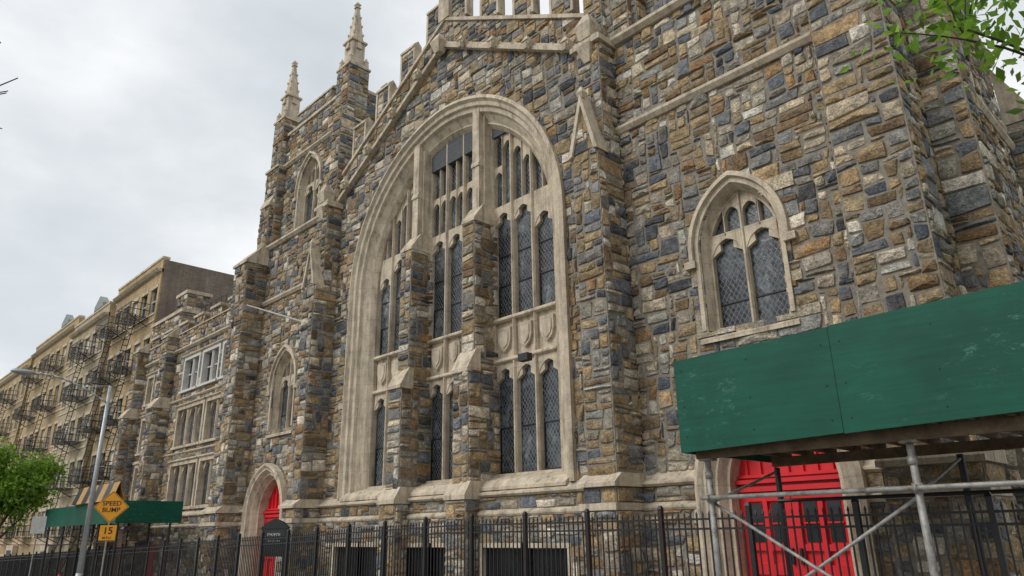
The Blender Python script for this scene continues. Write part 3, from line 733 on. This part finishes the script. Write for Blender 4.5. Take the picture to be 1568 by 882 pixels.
ST1=m_simple("awning_orange",(.42,.24,.07),.7)
for i in range(8):
    x=-42.2+i*.8; s2.g("orange_stripes" if i%2 else "black_stripes",ST1 if i%2 else BLACK).add([(x,10.2,3.22),(x+.8,10.2,3.22),(x+.4,10.55,4.05),(x-.4,10.55,4.05),(x,10.7,3.22),(x+.8,10.7,3.22)],[(0,1,2,3),(0,4,5,1),(3,2,5,4)])
s2.done()
# ============================================================ lamp
lp=Grp("street_lamp"); LM=m_simple("lamp_metal",(.42,.44,.45),.45,.4,var=.15); l=lp.g("pole",LM)
lx,ly=-34.3,9.0; zg=gh(lx)
l.tube((lx,ly,zg),(lx,ly,zg+.9),.17,.13,12); l.tube((lx,ly,zg+.9),(lx,ly,7.9),.115,.07,12)
pr=None
for k in range(9):
    t=k/8; p=(lx-.1*t,ly-2.9*t,7.15+1.0*math.sin(t*1.75)*.95)
    if pr: l.tube(pr,p,.045,.04,8)
    pr=p
l.tube((lx,ly-.05,7.9),(lx-.03,ly-1.1,7.72),.02)
hd=lp.g("lamp_head",LM); hx,hy,hz_=pr
ringv=[]
n=12
for r_,zz in((.05,.1),(.17,.09),(.2,.0),(.16,-.06),(.04,-.1)):
    for i in range(n):
        t=2*math.pi*i/n; ringv.append((hx+math.cos(t)*r_,hy-.35+math.sin(t)*r_*2.3,hz_+zz))
hd.add(ringv,[(k*n+i,k*n+(i+1)%n,(k+1)*n+(i+1)%n,(k+1)*n+i) for k in range(4) for i in range(n)])
lp.done(smooth=("pole","lamp_head"))
# ============================================================ signs
sg=Grp("speed_bump_sign",(-31.5,9.0,0),math.radians(73.7))
r=.60
sg.g("diamond_plate",YEL).prism_y([(0,2.78-r),(r,2.78),(0,2.78+r),(-r,2.78)],-.03,-.01)
bd=sg.g("border",BLACK)
for k in range(4):
    P4=[(0,2.78-r*.95),(r*.95,2.78),(0,2.78+r*.95),(-r*.95,2.78)]; P5=[(x*.965,2.78+(zz-2.78)*.965) for x,zz in P4]
    a,b=k,(k+1)%4; bd.prism_y([P4[a],P4[b],P5[b],P5[a]],-.034,-.0305)
sg.g("speed_plate",YEL).box(-.28,.28,-.03,-.01,1.56,2.11)
sg.g("post",GALV).tube((0,.03,gh(-31.5)),(0,.03,3.1),.03)
sg.done()
def text(parent,body,size,x,z,y=-.036,mat=BLACK,off=.006):
    c=bpy.data.curves.new(body,'FONT'); c.body=body; c.size=size; c.align_x='CENTER'; c.align_y='CENTER'; c.offset=off; c.materials.append(mat)
    o=bpy.data.objects.new("lettering",c); bpy.context.scene.collection.objects.link(o); o.parent=parent; o.location=(x,y,z); o.rotation_euler=(math.radians(90),0,0)
text(sg.e,"SPEED",.24,0,2.90,off=.004); text(sg.e,"BUMP",.24,0,2.66,off=.004); text(sg.e,"15",.34,0,1.90); text(sg.e,"M.P.H.",.12,0,1.65,off=.002)
ps=Grp("parking_sign",(-42.5,9.0,0),math.radians(73.7)); ps.g("plate",WHITE).box(-.3,.3,-.03,-.01,1.9,2.7); ps.g("post",GALV).tube((0,.02,-.9),(0,.02,2.9),.03); ps.done()
nb=Grp("church_notice_board",(-24.3,12.2,gh(-24.3)),math.radians(30)); b=nb.g("board",BLACK)
b.box(-.5,.5,-.06,.06,1.25,2.15); b.prism_y([(-.56,2.15),(.56,2.15),(.3,2.36),(0,2.48),(-.3,2.36)],-.08,.08); b.box(-.46,-.38,-.05,.05,0,1.25); b.box(.38,.46,-.05,.05,0,1.25)
nb.g("glazing",DARK).box(-.42,.42,-.07,-.061,1.32,2.08); nb.done()
text(nb.e,"CHURCH",.12,0,1.95,-.075,WHITE,.002); text(nb.e,"SERVICES 11 AM",.07,0,1.75,-.075,WHITE,0)
hy=Grp("fire_hydrant",(-35.6,8.6,gh(-35.6)+.12)); h=hy.g("body",RED)
for z0,z1,r0,r1 in((-.12,.05,.17,.17),(.05,.1,.12,.12),(.1,.52,.11,.105),(.52,.56,.14,.14),(.56,.66,.12,.09),(.66,.72,.09,.03),(.72,.77,.03,.03)): h.tube((0,0,z0),(0,0,z1),r0,r1,14)
for dx in(-1,1): h.tube((0,0,.4),(dx*.17,0,.4),.05,n=10); h.tube((dx*.16,0,.4),(dx*.2,0,.4),.06,n=8)
h.tube((0,0,.36),(0,-.19,.36),.075,n=10); hy.done()
# ============================================================ trees
def tree(name,base,H,R,nleaf,lsize,seed,trunk=.16,bare=False,cols=((.28,.46,.05),(.22,.40,.045),(.15,.30,.03)),maxlv=4):
    g=Grp(name); r=random.Random(seed); b=g.g("trunk_and_limbs",BARK); tips=[]
    def grow(p,d,L,rad,lv):
        q=p; segs=3
        for s in range(segs):
            d=(d+Vector((r.uniform(-.18,.18),r.uniform(-.18,.18),r.uniform(-.05,.14)))).normalized()
            nq=q+d*L/segs; r2=rad*(1-.3*(s+1)/segs); b.tube(q,nq,rad*(1-.3*s/segs),r2,6 if lv>1 else 9); q=nq
            if lv>=2: tips.append(q)
        if lv<maxlv:
            for k in range(3 if lv else 5):
                nd=(d*.7+Vector((r.uniform(-1,1),r.uniform(-1,1),r.uniform(-.1,.7)))).normalized()
                grow(q,nd,L*r.uniform(.55,.8),rad*.55,lv+1)
    grow(Vector(base),Vector((0,0,1)),H*.36,trunk,0)
    if not bare:
        lf=g.g("foliage",LEAF)
        shade=[r.uniform(.5,1.25) for _ in tips]
        for i in range(nleaf):
            k=r.randrange(len(tips)); c=tips[k]
            p=c+Vector((r.gauss(0,1),r.gauss(0,1),r.gauss(0,.8)))*R*.075
            n=Vector((r.uniform(-1,1),r.uniform(-1,1),r.uniform(-.3,1))).normalized(); a=n.orthogonal().normalized(); q=n.cross(a)
            t=r.uniform(0,6.28); a,q=a*math.cos(t)+q*math.sin(t),q*math.cos(t)-a*math.sin(t)
            s=lsize*r.uniform(.6,1.3); cc=r.choice(cols); f=shade[k]
            lf.add([tuple(p-a*s),tuple(p+q*s*.5+n*s*.1),tuple(p+a*s),tuple(p-q*s*.5+n*s*.1)],[(0,1,2,3)],(cc[0]*f,cc[1]*f,cc[2]*f))
    g.done()
tree("street_tree",(-49.2,8.6,gh(-49.2)-.6),7.8,4.6,11000,.13,4)
tree("street_tree",(-58,8.8,gh(-58)),8.2,4.4,7000,.14,9)
tree("street_tree",(2.1,8.6,0),9.8,4.2,8500,.085,21,trunk=.12)
tree("bare_tree",(-15.5,-4.3,0),12.5,5,0,.1,5,trunk=.17,bare=True)
# ============================================================ world, sun, camera
sc=bpy.context.scene
w=bpy.data.worlds.new("World"); sc.world=w; w.use_nodes=True; nt=w.node_tree; nt.nodes.clear()
out=nt.nodes.new("ShaderNodeOutputWorld"); b1=nt.nodes.new("ShaderNodeBackground"); b2=nt.nodes.new("ShaderNodeBackground"); mx=nt.nodes.new("ShaderNodeMixShader")
sky=nt.nodes.new("ShaderNodeTexSky"); sky.sky_type='NISHITA'; sky.sun_disc=False
nt.links.new(sky.outputs[0],b1.inputs[0]); b1.inputs[1].default_value=.1
co=nt.nodes.new("ShaderNodeTexCoord").outputs['Generated']
n1=noise(nt,co,1.8,7,.52,sc=(1,1,2.0))
cl=ramp(nt,n1,[(.3,(.52,.575,.62)),(.48,(.72,.755,.78)),(.60,(.93,.94,.95))])
nt.links.new(cl,b2.inputs[0]); b2.inputs[1].default_value=1.12
mx.inputs[0].default_value=.92
nt.links.new(b1.outputs[0],mx.inputs[1]); nt.links.new(b2.outputs[0],mx.inputs[2]); nt.links.new(mx.outputs[0],out.inputs[0])
sd=bpy.data.lights.new("sun",'SUN'); sd.energy=1.5; sd.angle=math.radians(26); sd.color=(1,.965,.91)
so=bpy.data.objects.new("sun",sd); sc.collection.objects.link(so)
D=Vector((-.30,-.72,.66)).normalized()
so.rotation_euler=D.to_track_quat('Z','Y').to_euler()
sky.sun_elevation=math.asin(D.z); sky.sun_rotation=math.atan2(D.x,D.y)
p=math.radians(18.7); hdg=math.radians(45.7); roll=math.radians(.95)
fw=Vector((-math.sin(hdg)*math.cos(p),math.cos(hdg)*math.cos(p),math.sin(p)))
r0=Vector((math.cos(hdg),math.sin(hdg),0)); u0=r0.cross(fw)
rr=r0*math.cos(roll)-u0*math.sin(roll); uu=u0*math.cos(roll)+r0*math.sin(roll)
cam=bpy.data.cameras.new("camera"); cam.lens=36*1100/1568; cam.sensor_width=36; cam.clip_end=2000
cobj=bpy.data.objects.new("camera",cam); sc.collection.objects.link(cobj)
M=Matrix((rr,uu,-fw)).transposed().to_4x4(); M.translation=Vector((0,0,1.65)); cobj.matrix_world=M
sc.camera=cobj
sc.view_settings.view_transform='Standard'; sc.view_settings.look='None'; sc.view_settings.exposure=0
